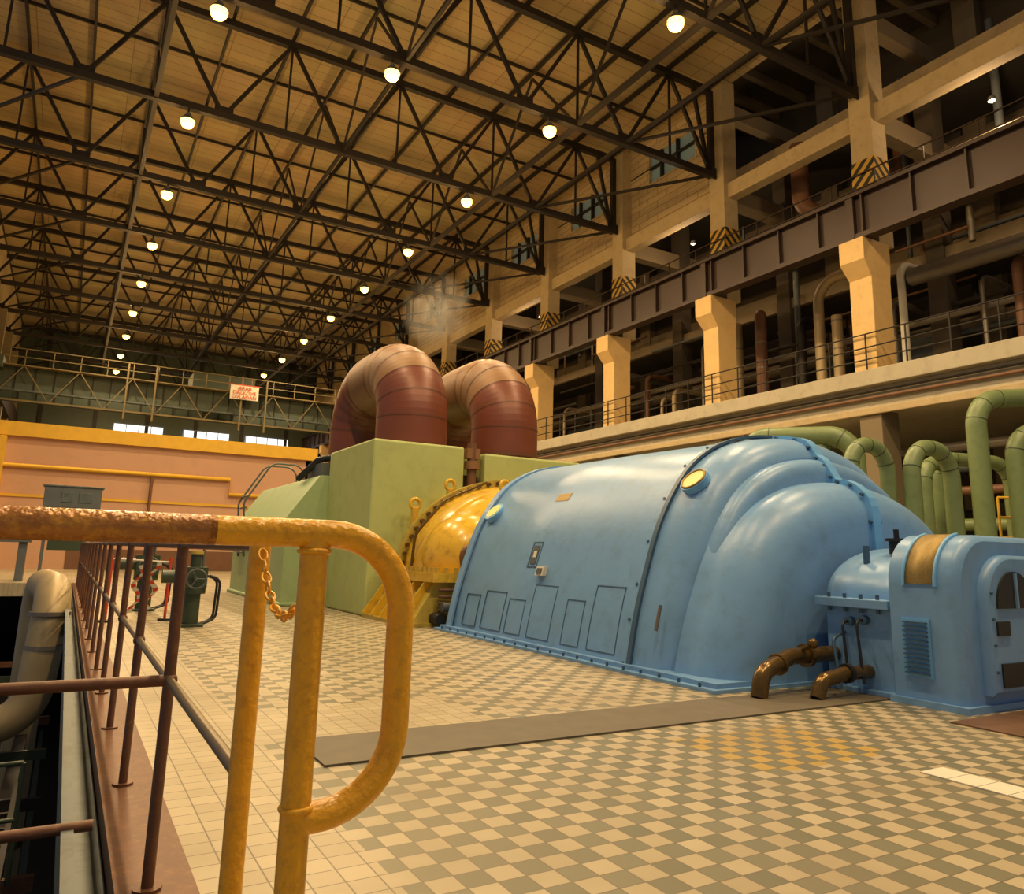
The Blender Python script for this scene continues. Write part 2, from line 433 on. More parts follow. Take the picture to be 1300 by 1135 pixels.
# right wall structure
b = MB()
SL0, SL1 = 5.35, 6.48
b.box(XR - 0.55, 27, -4, YEND, SL1 - 0.45, SL1, CONCG)
b.box(XR - 0.25, 27, -4, YEND, SL0, SL1 - 0.45, CONCG)
b.box(XR - 0.30, XR - 0.2, -4, YEND, SL0 - 0.1, SL0 + 0.1, CONC)
b.tube([(XR - .34, -4, SL0 + .35), (XR - .34, 60, SL0 + .35)], .05, BROWNP, 8)
b.tube([(XR - .36, -4, SL0 + .52), (XR - .36, 60, SL0 + .52)], .03, STEELDK, 8)
b.obj('gallery_floor_slab', 0.02)
YC = [y for y in YT]
b = MB()
for y in YC:
    prof = 0.36
    b.box(XR - 0.25, XR + 0.65, y - prof, y + prof, SL1 + 0.002, 10.42, COLM)
    vs = []
    for z, x0, w in ((9.3, XR - 0.25, 0.362), (9.75, XR - 0.6, 0.40), (10.42, XR - 0.6, 0.40)):
        vs.append([(x0, y - w, z), (XR + 0.65, y - w, z), (XR + 0.65, y + w, z), (x0, y + w, z)])
    b.loft(vs, COLM, True, False, True)
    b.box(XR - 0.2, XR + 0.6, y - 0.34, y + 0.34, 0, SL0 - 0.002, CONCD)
b.obj('gallery_columns', 0.02)
b = MB()
for y in YC:
    b.box(XR + 0.25, XR + 0.95, y - 0.36, y + 0.36, 10.43, ZR, CONC)
    b.box(XR + 0.23, XR + 0.97, y - 0.38, y + 0.38, 12.35, 13.25, HAZ)
b.obj('upper_wall_columns')
b = MB()
b.box(XR - 0.55, XR - 0.15, -4, YEND, 10.43, 10.58, CRANEB)
b.box(XR - 0.42, XR - 0.28, -4, YEND, 10.55, 11.75, CRANEB)
b.box(XR - 0.60, XR - 0.1, -4, YEND, 11.75, 11.85, CRANEB)
b.box(XR - 0.1, XR + 0.22, -4, YEND, 11.70, 11.80, CRANEB)
b.box(XR - 0.40, XR - 0.32, -4, YEND, 11.85, 11.98, STEELDK)
y = -4
while y < YEND:
    b.box(XR - 0.55, XR - 0.42, y, y + 0.04, 10.58, 11.75, CRANEB); y += 1.5
for y in YC: b.box(XR - 0.57, XR - 0.12, y - 0.12, y + 0.12, 10.43, 11.86, CRANEB)
for z in (12.35, 12.8): b.beam((XR + 0.18, -4, z), (XR + 0.18, YEND, z), 0.035, 0.035, CRANEB)
y = -4
while y < YEND: b.beam((XR + 0.18, y, 11.8), (XR + 0.18, y, 12.8), 0.035, 0.035, CRANEB); y += 1.5
b.obj('crane_runway_beam')
b = MB()
b.box(XR + 0.45, XR + 0.90, -4, YEND, 14.45, 15.05, CONC)
b.obj('wall_right_lintel_beam', 0.02)
b = MB()
b.box(XR + 0.75, XR + 1.0, 19.3, YEND, 15.05, 17.2, WALLP)
b.box(XR + 0.75, XR + 1.0, 19.3, YEND, 18.5, ZR, WALLP)
for y in YC[3:]:
    b.box(XR + 0.74, XR + 1.0, y + 0.36, y + 1.6, 17.2, 18.5, WALLP)
    b.box(XR + 0.74, XR + 1.0, y + 4.4, y + 5.64, 17.2, 18.5, WALLP)
    for q in (2.6, 3.6): b.box(XR + 0.74, XR + 0.95, y + q, y + q + 0.1, 17.2, 18.5, STEELDK)
b.box(XR + 0.74, XR + 0.95, 19.3, YEND, 17.85, 17.92, STEELDK)
b.obj('wall_right_upper')
b = MB(); b.box(XR + 0.9, XR + 0.94, 19.3, YEND, 17.2, 18.5, WIND); b.obj('window_4')
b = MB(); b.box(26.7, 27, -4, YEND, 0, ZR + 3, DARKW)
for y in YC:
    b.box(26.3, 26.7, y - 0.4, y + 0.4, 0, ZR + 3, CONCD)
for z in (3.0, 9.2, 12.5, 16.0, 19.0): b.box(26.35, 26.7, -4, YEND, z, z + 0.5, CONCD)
b.obj('wall_right')
b = MB()
for y in YC:
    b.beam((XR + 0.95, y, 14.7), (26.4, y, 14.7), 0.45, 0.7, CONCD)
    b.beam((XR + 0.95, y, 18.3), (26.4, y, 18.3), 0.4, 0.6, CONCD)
b.box(23.2, 23.6, -4, YEND, 13.6, 14.2, CONCD)
b.box(23.4, 26.4, -4, YEND, 10.9, 11.1, LOWF)
b.box(23.2, 23.4, -4, YEND, 10.8, 11.2, CONCD)
b.box(22.6, 26.4, -4, YEND, 16.8, 17.0, LOWF)
b.box(22.4, 22.6, -4, YEND, 16.6, 17.2, CONC)
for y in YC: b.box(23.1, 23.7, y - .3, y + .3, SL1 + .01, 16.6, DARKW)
b.obj('inner_bay_beams')
b = MB(); b.box(XR + 0.8, 27, -4, YEND, 22.0, 22.3, DARKW)
y = -4
while y < YEND: b.box(XR + 0.8, 26.6, y, y + .25, 21.6, 22.0, CONCD); y += 1.5
b.obj('ceiling_inner_bay')

b = MB()
for z in (0.35, 0.7, 1.1): b.tube([(XR - 0.35, -4, SL1 + z), (XR - 0.35, YEND, SL1 + z)], 0.022, STEELDK, 8)
y = -4
while y < YEND: b.tube([(XR - 0.35, y, SL1), (XR - 0.35, y, SL1 + 1.1)], 0.025, STEELDK, 8); y += 1.2
b.obj('gallery_railing')

b = MB()
def vp(x, y, z0, z1, r, m, bands=True):
    b.tube([(x, y, z0), (x, y, z1)], r, m, 18)
    if bands:
        z = z0 + 0.8
        while z < z1 - 0.2: b.tube([(x, y, z), (x, y, z + 0.05)], r * 1.04, GREYP, 18); z += 1.0
vp(22.0, 20.3, SL1, 10.2, 0.22, BEIGEP); b.sphere((22, 20.3, 10.2), 0.22, BEIGEP)
vp(22.0, 19.1, SL1, 10.4, 0.22, BROWNP); b.sphere((22, 19.1, 10.4), 0.22, BROWNP)
b.tube(fillet([(22, 16.5, SL1), (22, 16.5, 10.9), (22, 14.6, 10.9), (22, 14.6, 14.5)], 0.8), 0.18, BEIGEP, 16)
vp(22.0, 15.8, SL1, 9.5, 0.18, BEIGEP)
b.tube(fillet([(22, 13.4, SL1), (22, 13.4, 10.6), (24, 13.4, 10.6)], 0.4), 0.12, WHITE, 14)
b.tube([(22.2, -4, 10.1), (22.2, 13.2, 10.1)], 0.28, GREYP, 20)
b.tube([(22.6, -4, 8.7), (22.6, 70, 8.7)], 0.12, GREYP, 12)
b.tube([(22.6, -4, 12.2), (22.6, 70, 12.2)], 0.15, GREYP, 12)
b.tube([(22.0, -4, 16.0), (22.0, 40, 15.6)], 0.12, BEIGEP, 12)
b.tube([(21.3, -4, 13.2), (21.3, 12.0, 13.2)], 0.10, BEIGEP, 12)
b.tube(fillet([(22, 17.0, 16.5), (22, 17.0, 13.6), (24, 14.2, 13.6), (24, 14.2, 18)], 0.9), 0.32, BROWNP, 18)
for y, h, m in ((24.4, 8.5, BEIGEP), (25.2, 8.3, BEIGEP), (26.2, 9.5, BROWNP), (27.8, 9.8, GREYP), (33, 9.0, BEIGEP), (11.2, 9.6, GREYP), (10.2, 9.8, BROWNP), (9.2, 9.6, GREYP), (14.0, 9.6, GREYP), (17.6, 9.9, STEELDK), (22.6, 10.2, GREYP), (8.3, 9, BEIGEP)):
    b.tube(fillet([(22.4, y, SL1), (22.4, y, h), (25, y + .1, h)], 0.4), random.choice((0.07, 0.1, 0.16)), m, 14)
for i in range(110):
    y = random.uniform(6, 60); z = random.uniform(SL1 + .3, 14); L = random.uniform(2, 8)
    x = random.uniform(22.5, 26)
    if random.random() < 0.6: b.tube([(x, y, z), (x, y + L, z)], random.uniform(0.04, 0.12), random.choice((STEELDK, GREYP, BROWNP, GREYM, BEIGEP)), 8)
    else: b.tube([(x, y, z), (x, y, min(z + L * .6, 18))], random.uniform(0.04, 0.15), random.choice((STEELDK, GREYP, BROWNP, GREYM)), 8)
for i in range(14):
    y = 7 + i * 3.4
    b.box(24.2, 25.8, y, y + random.uniform(0.8, 2), SL1, SL1 + random.uniform(1, 2.5), random.choice((GREYM, LOWF, TEAL)))
b.obj('gallery_pipework')

b = MB()
for z, m, r in ((4.3, GREYP, 0.14), (3.7, STEELB, 0.1), (3.1, BROWNP, 0.12), (2.2, PGREEN, 0.16)):
    b.tube([(20.6, -4, z), (20.6, 60, z)], r, m, 12)
for i in range(40):
    y = random.uniform(4, 50); x = random.uniform(20.9, 23.4)
    r = random.uniform(0.05, 0.2)
    b.tube(fillet([(x, y, 0), (x, y, random.uniform(1.8, 4.4)), (x + random.uniform(1, 2.5), y, random.uniform(3, 4.5))], 0.35), r, random.choice((PGREEN, GREYP, TEAL, BROWNP)), 10)
for i in range(12):
    y = 3 + i * 4.5; b.box(21.5, 23.5, y, y + 2.2, 0, random.uniform(1.5, 2.8), random.choice((TEAL, GREYM)))
b.obj('undergallery_pipework')

# pink control building + trim
b = MB()
YP = 38.0
b.box(XL, 10.3, YP, YP + 0.3, 0, 5.75, PINK); b.box(10.0, 10.3, YP, YP + 12, 0, 5.75, PINK)
b.box(XL, 10.3, YP, YP + 12, 5.75, 5.9, CONC)
b.obj('wall_pink_partition')
b = MB()
b.box(XL, 10.5, YP - 0.25, YP - 0.01, 5.55, 6.15, YTRIM)
b.box(XL, 8.0, YP - 0.06, YP - 0.01, 3.0, 3.12, YTRIM)
b.tube([(XL, YP - 0.15, 4.3), (6.4, YP - 0.15, 4.3), (6.4, YP - 0.15, 3.6), (9.9, YP - 0.15, 3.6)], 0.09, YTRIM, 8)
b.box(-3.2, -2.7, YP - 0.5, YP - 0.01, 0, 5.5, YTRIM)
b.tube(fillet([(3, YP - 0.2, 4.2), (3, YP - 0.2, 1.5), (9, YP - 0.2, 1.5)], 0.3), 0.07, BROWNP, 8)
b.box(0.0, 9.9, YP - 0.03, YP - 0.005, 0.0, 0.9, BROWNP)
b.obj('trim_1')

# bridge crane
root = empty('bridge_crane')
b = MB()
YCR = 52
for y in (YCR, YCR + 4):
    b.box(XL + 0.5, XR - 0.6, y, y + 0.6, 9.9, 11.3, TEAL)
    for i in range(24): b.box(XL + 0.6 + i * 1.0, XL + 0.66 + i * 1.0, y - 0.06, y, 9.9, 11.3, STEELDK)
    b.box(XL + .5, XR - .6, y - 0.12, y, 9.85, 9.95, STEELB); b.box(XL + .5, XR - .6, y - 0.12, y, 11.25, 11.35, STEELB)
b.box(XL + 0.2, XL + 1.0, YCR - 1, YCR + 5.5, 11.0, 11.7, TEAL); b.box(XR - 1.1, XR - 0.3, YCR - 1, YCR + 5.5, 11.99, 12.6, TEAL)
b.obj('crane_girders', 0, root)
b = MB()
for z in (11.8, 12.3): b.beam((XL + .6, YCR - .6, z), (XR - 1, YCR - .6, z), 0.05, 0.05, CRNL)
for i in range(17):
    x = XL + .6 + i * 1.43
    b.beam((x, YCR - .6, 11.3), (x, YCR - .6, 12.3), 0.05, 0.05, CRNL)
    if i < 16 and i % 2 == 0: b.beam((x, YCR - .62, 9.2), (x + 1.43, YCR - .62, 11.3), 0.05, 0.05, CRNL); b.beam((x + 2.86, YCR - .62, 9.2), (x + 1.43, YCR - .62, 11.3), 0.05, 0.05, CRNL)
b.box(XL + .6, XR - 1, YCR - .7, YCR, 11.25, 11.32, CRNL)
b.beam((XL + .6, YCR - .65, 9.2), (XR - 1, YCR - .65, 9.2), 0.1, 0.1, CRNL)
for x in (2.0, 8.8):
    b.box(x, x + 0.1, YCR - 0.9, YCR - .8, 8.7, 12.2, CRNL)
    b.box(x + 1.6, x + 1.7, YCR - 0.9, YCR - .8, 8.7, 12.2, CRNL)
b.box(6, 10, YCR + 1, YCR + 3.6, 11.3, 12.6, TEAL)
b.obj('crane_walkway', 0, root)
b = MB()
b.box(8.1, 9.9, YCR - 1.0, YCR - 0.92, 10.75, 11.7, WHITE)
b.box(8.05, 9.95, YCR - 1.02, YCR - 0.90, 11.7, 11.75, RED)
b.obj('crane_sign_board', 0, root)
for i, t in enumerate(('JERAB', 'DALKOVE', 'OVLADAN')):
    c = bpy.data.curves.new('sign_text_%d' % i, 'FONT'); c.body = t; c.size = 0.33; c.align_x = 'CENTER'; c.extrude = 0.005
    c.materials.append(RED)
    o = bpy.data.objects.new('sign_text_%d' % (i + 1), c); COL.objects.link(o)
    o.location = (9.0, YCR - 1.03, 11.38 - i * 0.29); o.rotation_euler = (math.radians(90), 0, 0); o.parent = root

# generator
TAB = [(1, 0), (.955, .19), (.895, .365), (.795, .592), (.636, .796), (.445, .916), (.225, .98), (0, 1)]
def catm(P, n):
    out = []
    for i in range(len(P) - 1):
        p0 = P[max(i-1, 0)]; p1 = P[i]; p2 = P[i+1]; p3 = P[min(i+2, len(P)-1)]
        for k in range(n):
            t = k / n
            out.append(tuple(0.5 * ((2*p1[j]) + (-p0[j]+p2[j])*t + (2*p0[j]-5*p1[j]+4*p2[j]-p3[j])*t*t + (-p0[j]+3*p1[j]-3*p2[j]+p3[j])*t**3) for j in (0, 1)))
    out.append(P[-1]); return out
full = [(-x, z) for x, z in TAB] + [(x, z) for x, z in TAB[::-1][1:]]
PROF = catm(full, 5)
HALF = PROF[:len(PROF)//2 + 1]
def gx(z, w=2.2, h=2.55):
    q = z / h
    for i in range(len(HALF) - 1):
        if HALF[i][1] <= q <= HALF[i+1][1]:
            t = (q - HALF[i][1]) / (HALF[i+1][1] - HALF[i][1] + 1e-9)
            return XC + w * (HALF[i][0] * (1 - t) + HALF[i+1][0] * t)
    return XC
def ring(y, w, h, z0=0.0): return [(XC + w * x, y, z0 + h * z) for x, z in PROF]
gen = empty('turbo_generator')
b = MB()
b.loft([ring(10.30, 2.05, 2.42, .0), ring(10.27, 2.2, 2.55), ring(8.2, 2.21, 2.555), ring(6.1, 2.21, 2.53), ring(5.86, 2.20, 2.51), ring(5.72, 2.18, 2.48), ring(5.62, 2.14, 2.43), ring(5.55, 2.08, 2.36), ring(5.51, 2.02, 2.29), ring(5.50, 1.98, 2.25)], BLUE)
hs = []
for k in range(7):
    a = k / 6 * math.pi / 2
    hs.append(ring(5.48 - .16 * math.sin(a), 2.06 - .16 * (1 - math.cos(a)), 2.23 - .16 * (1 - math.cos(a))))
b.loft([ring(5.6, 2.07, 2.24)] + hs + [ring(5.31, 1.6, 1.8)], BLUE)
hr = []
W2, H2 = 2.13, 1.96
for k in range(11):
    a = k / 10 * math.pi / 2
    rr = 0.46
    y = 5.30 - rr * math.sin(a); d = rr * (1 - math.cos(a))
    hr.append(ring(y, W2 - d, H2 - d))
hr.append(ring(4.835, 1.3, 1.2))
b.loft([ring(5.5, W2 + 0.04, H2 + 0.03), ring(5.40, W2, H2)] + hr, BLUE)
b.obj('generator_shell', 0, gen)
b = MB()
def arc_strip(y0, y1, off, m, w=2.21, h=2.545):
    b.loft([ring(y0, w, h), ring(y0, w + off, h + off), ring(y1, w + off, h + off), ring(y1, w, h)], m, False, False)
arc_strip(6.06, 6.12, 0.03, BLUE_D); arc_strip(6.125, 6.22, 0.018, BLUE)
arc_strip(10.12, 10.27, 0.03, BLUE)
def bolts(y, w, h, r, ln, step, m):
    pr = [(XC + w * x, h * z) for x, z in PROF]
    for i in range(1, len(pr) - 1, step):
        x, z = pr[i]; tx = pr[i+1][0] - pr[i-1][0]; tz = pr[i+1][1] - pr[i-1][1]; L = math.hypot(tx, tz); nx, nz = -tz / L, tx / L
        b.cyl((x, y, z), (x + nx * ln, y, z + nz * ln), r, m, 8)
bolts(6.175, 2.21, 2.55, 0.016, 0.03, 4, BLUE_D)
b.box(4.80, 9.5, 4.80, 10.42, 0.0, 0.03, BLUE)
b.box(4.88, 9.44, 4.86, 10.36, 0.03, 0.07, BLUE)
y = 5.0
while y < 10.3:
    b.cyl((4.83, y, 0.03), (4.83, y, 0.065), 0.014, BLUE_D, 8); y += 0.26
path = [(6.05, 2.53), (5.80, 2.49), (5.60, 2.42), (5.49, 2.26), (5.40, 2.19), (5.31, 2.05), (5.24, 1.96), (5.10, 1.93), (4.96, 1.84), (4.86, 1.68), (4.835, 1.2)]
pp = catm(path, 3)
rg = []
for i in range(len(pp)):
    y, z = pp[i]; a = pp[max(i-1, 0)]; c = pp[min(i+1, len(pp)-1)]
    ty, tz = c[0]-a[0], c[1]-a[1]; L = math.hypot(ty, tz) or 1
    ny, nz = (tz / L, -ty / L)
    if nz < 0 and ny > 0: ny, nz = -ny, -nz
    o = 0.045
    rg.append([(XC - 0.06, y - ny*0.06, z - nz*0.06), (XC + 0.06, y - ny*0.06, z - nz*0.06), (XC + 0.06, y + ny*o, z + nz*o), (XC - 0.06, y + ny*o, z + nz*o)])
    if i % 3 == 1:
        b.cyl((XC - 0.09, y + ny*0.015, z + nz*0.015), (XC + 0.09, y + ny*0.015, z + nz*0.015), 0.018, BLUE_D, 8)
b.loft(rg, BLUE_L, True, False, True)
b.obj('generator_flanges', 0, gen)
b = MB()
def patch(y0, y1, z0, z1, off, m, n=6):
    A = []
    for i in range(n + 1):
        z = z0 + (z1 - z0) * i / n
        A.append([(gx(z, 2.21, 2.55) - off, y0, z), (gx(z, 2.21, 2.55) - off, y1, z), (gx(z, 2.21, 2.55) + 0.03, y1, z), (gx(z, 2.21, 2.55) + 0.03, y0, z)])
    b.loft(A, m, True, False, True)
def frame(y0, y1, z0, z1, t=0.010, m=BLUE_D):
    patch(y0, y0 + t, z0, z1, 0.005, m); patch(y1 - t, y1, z0, z1, 0.005, m)
    patch(y0, y1, z0, z0 + t, 0.005, m, 1); patch(y0, y1, z1 - t, z1, 0.005, m, 1)
for y0, y1, z1 in ((9.45, 9.85, .55), (8.75, 9.3, .62), (8.25, 8.65, .55), (7.6, 8.1, .75), (7.0, 7.35, .62), (6.35, 6.85, .80)):
    frame(y0, y1, 0.12, z1)
frame(8.22, 8.45, 0.95, 1.28, 0.02); patch(8.27, 8.40, 1.0, 1.23, 0.012, GREYM)
patch(8.29, 8.36, 1.08, 1.16, 0.016, WHITE)
patch(7.95, 8.12, 0.86, 0.97, 0.06, WHITE); patch(7.98, 8.09, 0.88, 0.95, 0.07, GREYM)
patch(8.1, 8.4, 1.82, 1.92, 0.008, BRASS)
b.tube([(gx(.35) - .05, 5.72, 0.42), (gx(.62) - .05, 5.72, 0.66)], 0.018, GREYP, 8)
zc = 1.92; xc = gx(zc, 2.21, 2.55); nrm = Vector((-0.72, 0, 0.69)).normalized()
p = Vector((xc, 5.86, zc))
b.cyl(p - nrm * 0.05, p + nrm * 0.025, 0.165, BLUE_L, 28); b.cyl(p + nrm * 0.02, p + nrm * 0.032, 0.13, PORTG, 28)
b.torus(p + nrm * 0.03, nrm, 0.14, 0.014, BRASS, 28, 8)
p2 = Vector((gx(1.7, 2.21, 2.55), 9.93, 1.72)); b.cyl(p2 - nrm * .05, p2 + nrm * 0.03, 0.17, BLUE_L, 24); b.cyl(p2 + nrm * 0.03, p2 + nrm * 0.04, 0.13, PORTG, 24)
b.obj('generator_fittings', 0, gen)

# exciter
ex = empty('exciter_housing')
b = MB()
def arch(y, x0, x1, h, r, z0=0.05):
    P = [(x0, y, z0)]
    n = 10
    for k in range(n + 1):
        a = math.pi - k / n * math.pi / 2
        P.append((x0 + r + r * math.cos(a), y, h - r + r * math.sin(a)))
    for k in range(n + 1):
        a = math.pi / 2 - k / n * math.pi / 2
        P.append((x1 - r + r * math.cos(a), y, h - r + r * math.sin(a)))
    P.append((x1, y, z0)); return P
EX0, EX1 = 6.05, 8.25
b.loft([arch(4.0, EX0, EX1, 1.36, 0.42), arch(3.50, EX0, EX1, 1.36, 0.42), arch(3.45, EX0 + .015, EX1 - .015, 1.345, 0.41), arch(3.42, EX0 + .05, EX1 - .05, 1.31, 0.39)], BLUE)
b.box(EX0 - .05, EX1 + .05, 3.38, 4.02, 0, 0.05, BLUE)
b.loft([arch(3.43, EX0 + .25, EX1 - .25, 1.20, 0.38, .12), arch(3.36, EX0 + .25, EX1 - .25, 1.20, 0.38, .12), arch(3.34, EX0 + .28, EX1 - .28, 1.17, 0.37, .15)], BLUE)
b.loft([arch(3.345, EX0 + .38, EX0 + .92, 1.07, 0.26, .78), arch(3.325, EX0 + .38, EX0 + .92, 1.07, 0.26, .78)], GRILLE)
b.loft([arch(3.345, EX0 + 1.0, EX1 - .38, 1.07, 0.26, .78), arch(3.325, EX0 + 1.0, EX1 - .38, 1.07, 0.26, .78)], GRILLE)
b.box(EX0 + .64, EX0 + .67, 3.31, 3.33, .78, 1.06, BLUE)
b.box(6.40, 6.58, 3.325, 3.345, .57, .68, GRILLE)
b.box(6.42, 8.0, 3.325, 3.345, .18, .36, GRILLE)
for k in range(4): b.cyl((6.36, 3.35, .3 + k * .2), (6.36, 3.325, .3 + k * .2), .012, BLUE_D, 8)
b.box(EX0 - 0.015, EX0 + .01, 3.66, 3.90, 0.22, 0.68, BLUE_L)
for k in range(12): b.beam((EX0 - 0.028, 3.68, 0.25 + k * 0.036), (EX0 - 0.028, 3.88, 0.25 + k * 0.036), 0.028, 0.010, BLUE_D)
def am(y, x0, r, h, a0, a1, o, n=8):
    return [(x0 + r + (r + o) * math.cos(a0 + (a1 - a0) * k / n), y, h - r + (r + o) * math.sin(a0 + (a1 - a0) * k / n)) for k in range(n + 1)]
A0, A1 = math.radians(178), math.radians(100)
b.loft([am(3.60, EX0, .42, 1.36, A0, A1, 0.0), am(3.60, EX0, .42, 1.36, A0, A1, .012), am(3.86, EX0, .42, 1.36, A0, A1, .012), am(3.86, EX0, .42, 1.36, A0, A1, 0.0)], BRASS, False)
for yy in (3.585, 3.85): b.loft([am(yy, EX0, .42, 1.36, A0 + .04, A1 - .04, 0.0), am(yy, EX0, .42, 1.36, A0 + .04, A1 - .04, .022), am(yy + .022, EX0, .42, 1.36, A0 + .04, A1 - .04, .022), am(yy + .022, EX0, .42, 1.36, A0 + .04, A1 - .04, 0.0)], BLUE_L, False)
b.obj('exciter_cover', 0, ex)
b = MB()
b.box(6.12, 8.1, 4.04, 4.68, 0, 0.72, BLUE)
b.box(6.04, 8.2, 4.02, 4.74, 0.72, 0.80, BLUE)
b.box(6.06, 8.2, 4.02, 4.74, 0.0, 0.05, BLUE)
rg = []
for y, s_ in ((4.02, 1), (4.08, 1.0), (4.11, .93), (4.60, .93), (4.66, .98), (4.72, .96), (4.75, .85)):
    rg.append([(XC + 1.0 * s_ * math.cos(math.pi - k / 24 * math.pi), y, 0.80 + 0.47 * s_ * math.sin(math.pi - k / 24 * math.pi)) for k in range(25)])
b.loft(rg, BLUE)
for y in (4.14, 4.3, 4.46, 4.62): b.cyl((6.09, y, 0.68), (6.09, y, 0.84), 0.016, BLUE_D, 8)
b.cyl((6.75, 4.35, 1.2), (6.75, 4.35, 1.32), 0.07, BLACK, 16); b.cyl((6.75, 4.35, 1.32), (6.75, 4.35, 1.345), 0.10, BLACK, 16); b.cyl((6.75, 4.35, 1.34), (6.75, 4.35, 1.43), 0.025, BLACK, 10)
b.cyl((6.5, 4.5, 1.1), (6.5, 4.5, 1.27), 0.03, BLUE_D, 10)
for (yy, zz) in ((4.28, .62), (4.42, .60)):
    b.tube(fillet([(6.12, yy, zz), (5.98, yy, zz), (5.97, yy - .05, .1)], 0.06), 0.012, BLACK, 8)
    b.cyl((6.12, yy, zz), (6.06, yy, zz), 0.04, BLUE_D, 12)
b.tube(fillet([(6.12, 4.5, .5), (5.95, 4.5, .45), (5.9, 4.4, .05)], .08), 0.015, BLUE_D, 8)
b.obj('bearing_pedestal', 0.008, ex)
b = MB()
b.tube(fillet([(5.02, 4.52, 0.012), (5.06, 4.52, 0.20), (5.5, 4.60, 0.30), (6.12, 4.62, 0.30)], [0.14, 0.2]), 0.07, BRONZE, 18)
b.tube([(5.30, 4.57, .245), (5.34, 4.58, .253)], 0.09, BRONZE, 18); b.tube([(5.7, 4.61, .30), (5.75, 4.612, .30)], 0.10, BRONZE, 18)
b.tube(fillet([(5.42, 4.28, 0.012), (5.50, 4.28, 0.15), (5.8, 4.28, 0.19), (6.12, 4.28, 0.19)], [0.1, 0.1]), 0.058, BRONZE, 16)
b.tube([(5.8, 4.28, .19), (5.84, 4.28, .19)], 0.08, BLACK, 16)
b.sphere((5.62, 4.45, .42), .045, BRONZE); b.cyl((5.62, 4.6, .33), (5.62, 4.45, .42), .02, BRONZE, 8)
b.obj('oil_pipes', 0, ex)

# turbine
tb = empty('steam_turbine')
b = MB()
def half(y, rx, rz, z0=.78, n=40): return [(XC + rx * math.cos(math.pi - math.pi * k / n), y, z0 + rz * math.sin(math.pi * k / n)) for k in range(n + 1)]
b.loft([half(12.68, 2.1, 1.5), half(12.35, 2.15, 1.56), half(12.1, 2.15, 1.56)], YEL)
b.loft([half(12.22, 2.15, 1.56), half(12.22, 2.30, 1.70), half(12.10, 2.30, 1.70), half(12.10, 1.9, 1.5)], YELB, False, False)
rg = []
for k in range(14):
    a = k / 13 * math.pi / 2
    rg.append(half(12.10 - 1.05 * math.sin(a), 1.0 + 1.18 * max(math.cos(a), 0) ** .8, .72 + .86 * max(math.cos(a), 0) ** .8))
rg += [half(10.95, .95, .70), half(10.75, .92, .68), half(10.4, .92, .68)]
b.loft(rg, YEL)
for sx in (-1, 1):
    b.sphere((XC + sx * 1.28, 11.5, .98), .80, YEL, 32, (1, .85, 1.0))
    b.torus((XC + sx * 1.28, 11.3, .98), (sx * .55, -.8, 0.1), .70, .05, YEL, 32, 8)
b.loft([half(11.3, 1.15, 1.25), half(11.3, 1.22, 1.36), half(11.18, 1.22, 1.36), half(11.18, 1.1, 1.2)], YEL, False, False)
for k in range(1, 34):
    a = math.pi - math.pi * k / 34
    b.cyl((XC + 2.23 * math.cos(a), 12.03, .78 + 1.64 * math.sin(a)), (XC + 2.23 * math.cos(a), 12.28, .78 + 1.64 * math.sin(a)), .035, BRONZE, 8)
b.box(4.85, 9.45, 10.62, 12.66, .66, .80, YEL)
y = 10.7
while y < 12.6: b.cyl((4.95, y, .80), (4.95, y, .88), .04, YELB, 6); y += .17
x = 5.1
while x < 6.2: b.cyl((x, 10.7, .8), (x, 10.7, .88), .04, YELB, 6); x += .17
b.loft([[(4.55, 10.75, 0), (9.7, 10.75, 0), (9.7, 12.65, 0), (4.55, 12.65, 0)], [(5.0, 10.8, .66), (9.2, 10.8, .66), (9.2, 12.6, .66), (5.0, 12.6, .66)]], YELB, True, False, True)
b.box(4.48, 9.75, 10.70, 12.67, 0, .06, YELB)
for q in range(5): b.beam((4.52, 11.0 + q * .4, .05), (4.96, 11.0 + q * .4, .66), .03, .14, YEL)
for (x, y, z) in ((5.9, 12.35, 2.12), (6.5, 11.4, 2.08), (5.25, 12.4, 1.75)):
    b.cyl((x, y, z - .15), (x, y, z + .12), .07, YEL, 14); b.torus((x, y, z + .2), (0, 1, 0), .09, .035, YEL, 18, 8)
b.tube(fillet([(5.0, 11.85, .85), (4.98, 11.7, 1.4), (5.5, 11.7, 2.0), (6.3, 11.7, 2.35)], .3), .025, BRONZE, 10)
b.tube(fillet([(5.5, 10.9, .85), (5.45, 10.9, 1.15), (6.2, 10.9, 1.5)], .15), .045, BROWNP, 12)
b.torus((6.15, 10.72, 1.15), (-.2, -1, .1), .28, .06, YEL, 26, 8); b.cyl((6.15, 10.70, 1.15), (6.15, 10.75, 1.15), .26, BLACK, 22)
b.tube([(4.95, 10.5, .12), (4.95, 10.9, .12)], .09, BLACK, 14); b.tube([(4.98, 10.55, .3), (6.2, 10.55, .3)], .07, GREYM, 14)
for q in range(5): b.cyl((4.97 , 10.66, .15 + q * .1), (5.4, 10.58, .15 + q * .1), .025, BROWNP, 8)
b.obj('low_pressure_casing', 0, tb)
b = MB()
b.box(4.52, 6.34, 12.7, 15.3, 0, 3.1, GREEN)
b.box(6.78, 9.05, 12.7, 15.3, 0, 3.02, GREEN)
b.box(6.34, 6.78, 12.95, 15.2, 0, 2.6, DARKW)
b.obj('turbine_enclosure', 0.04, tb)
b = MB()
b.cyl((6.56, 12.82, 1.9), (6.56, 12.82, 3.2), .09, BROWNP, 14)
b.cyl((6.56, 12.82, 2.7), (6.56, 12.82, 2.85), .15, LAG, 14)
b.box(6.42, 6.70, 12.74, 12.9, 2.9, 3.1, LAG)
b.obj('enclosure_standpipe', 0, tb)
b = MB()
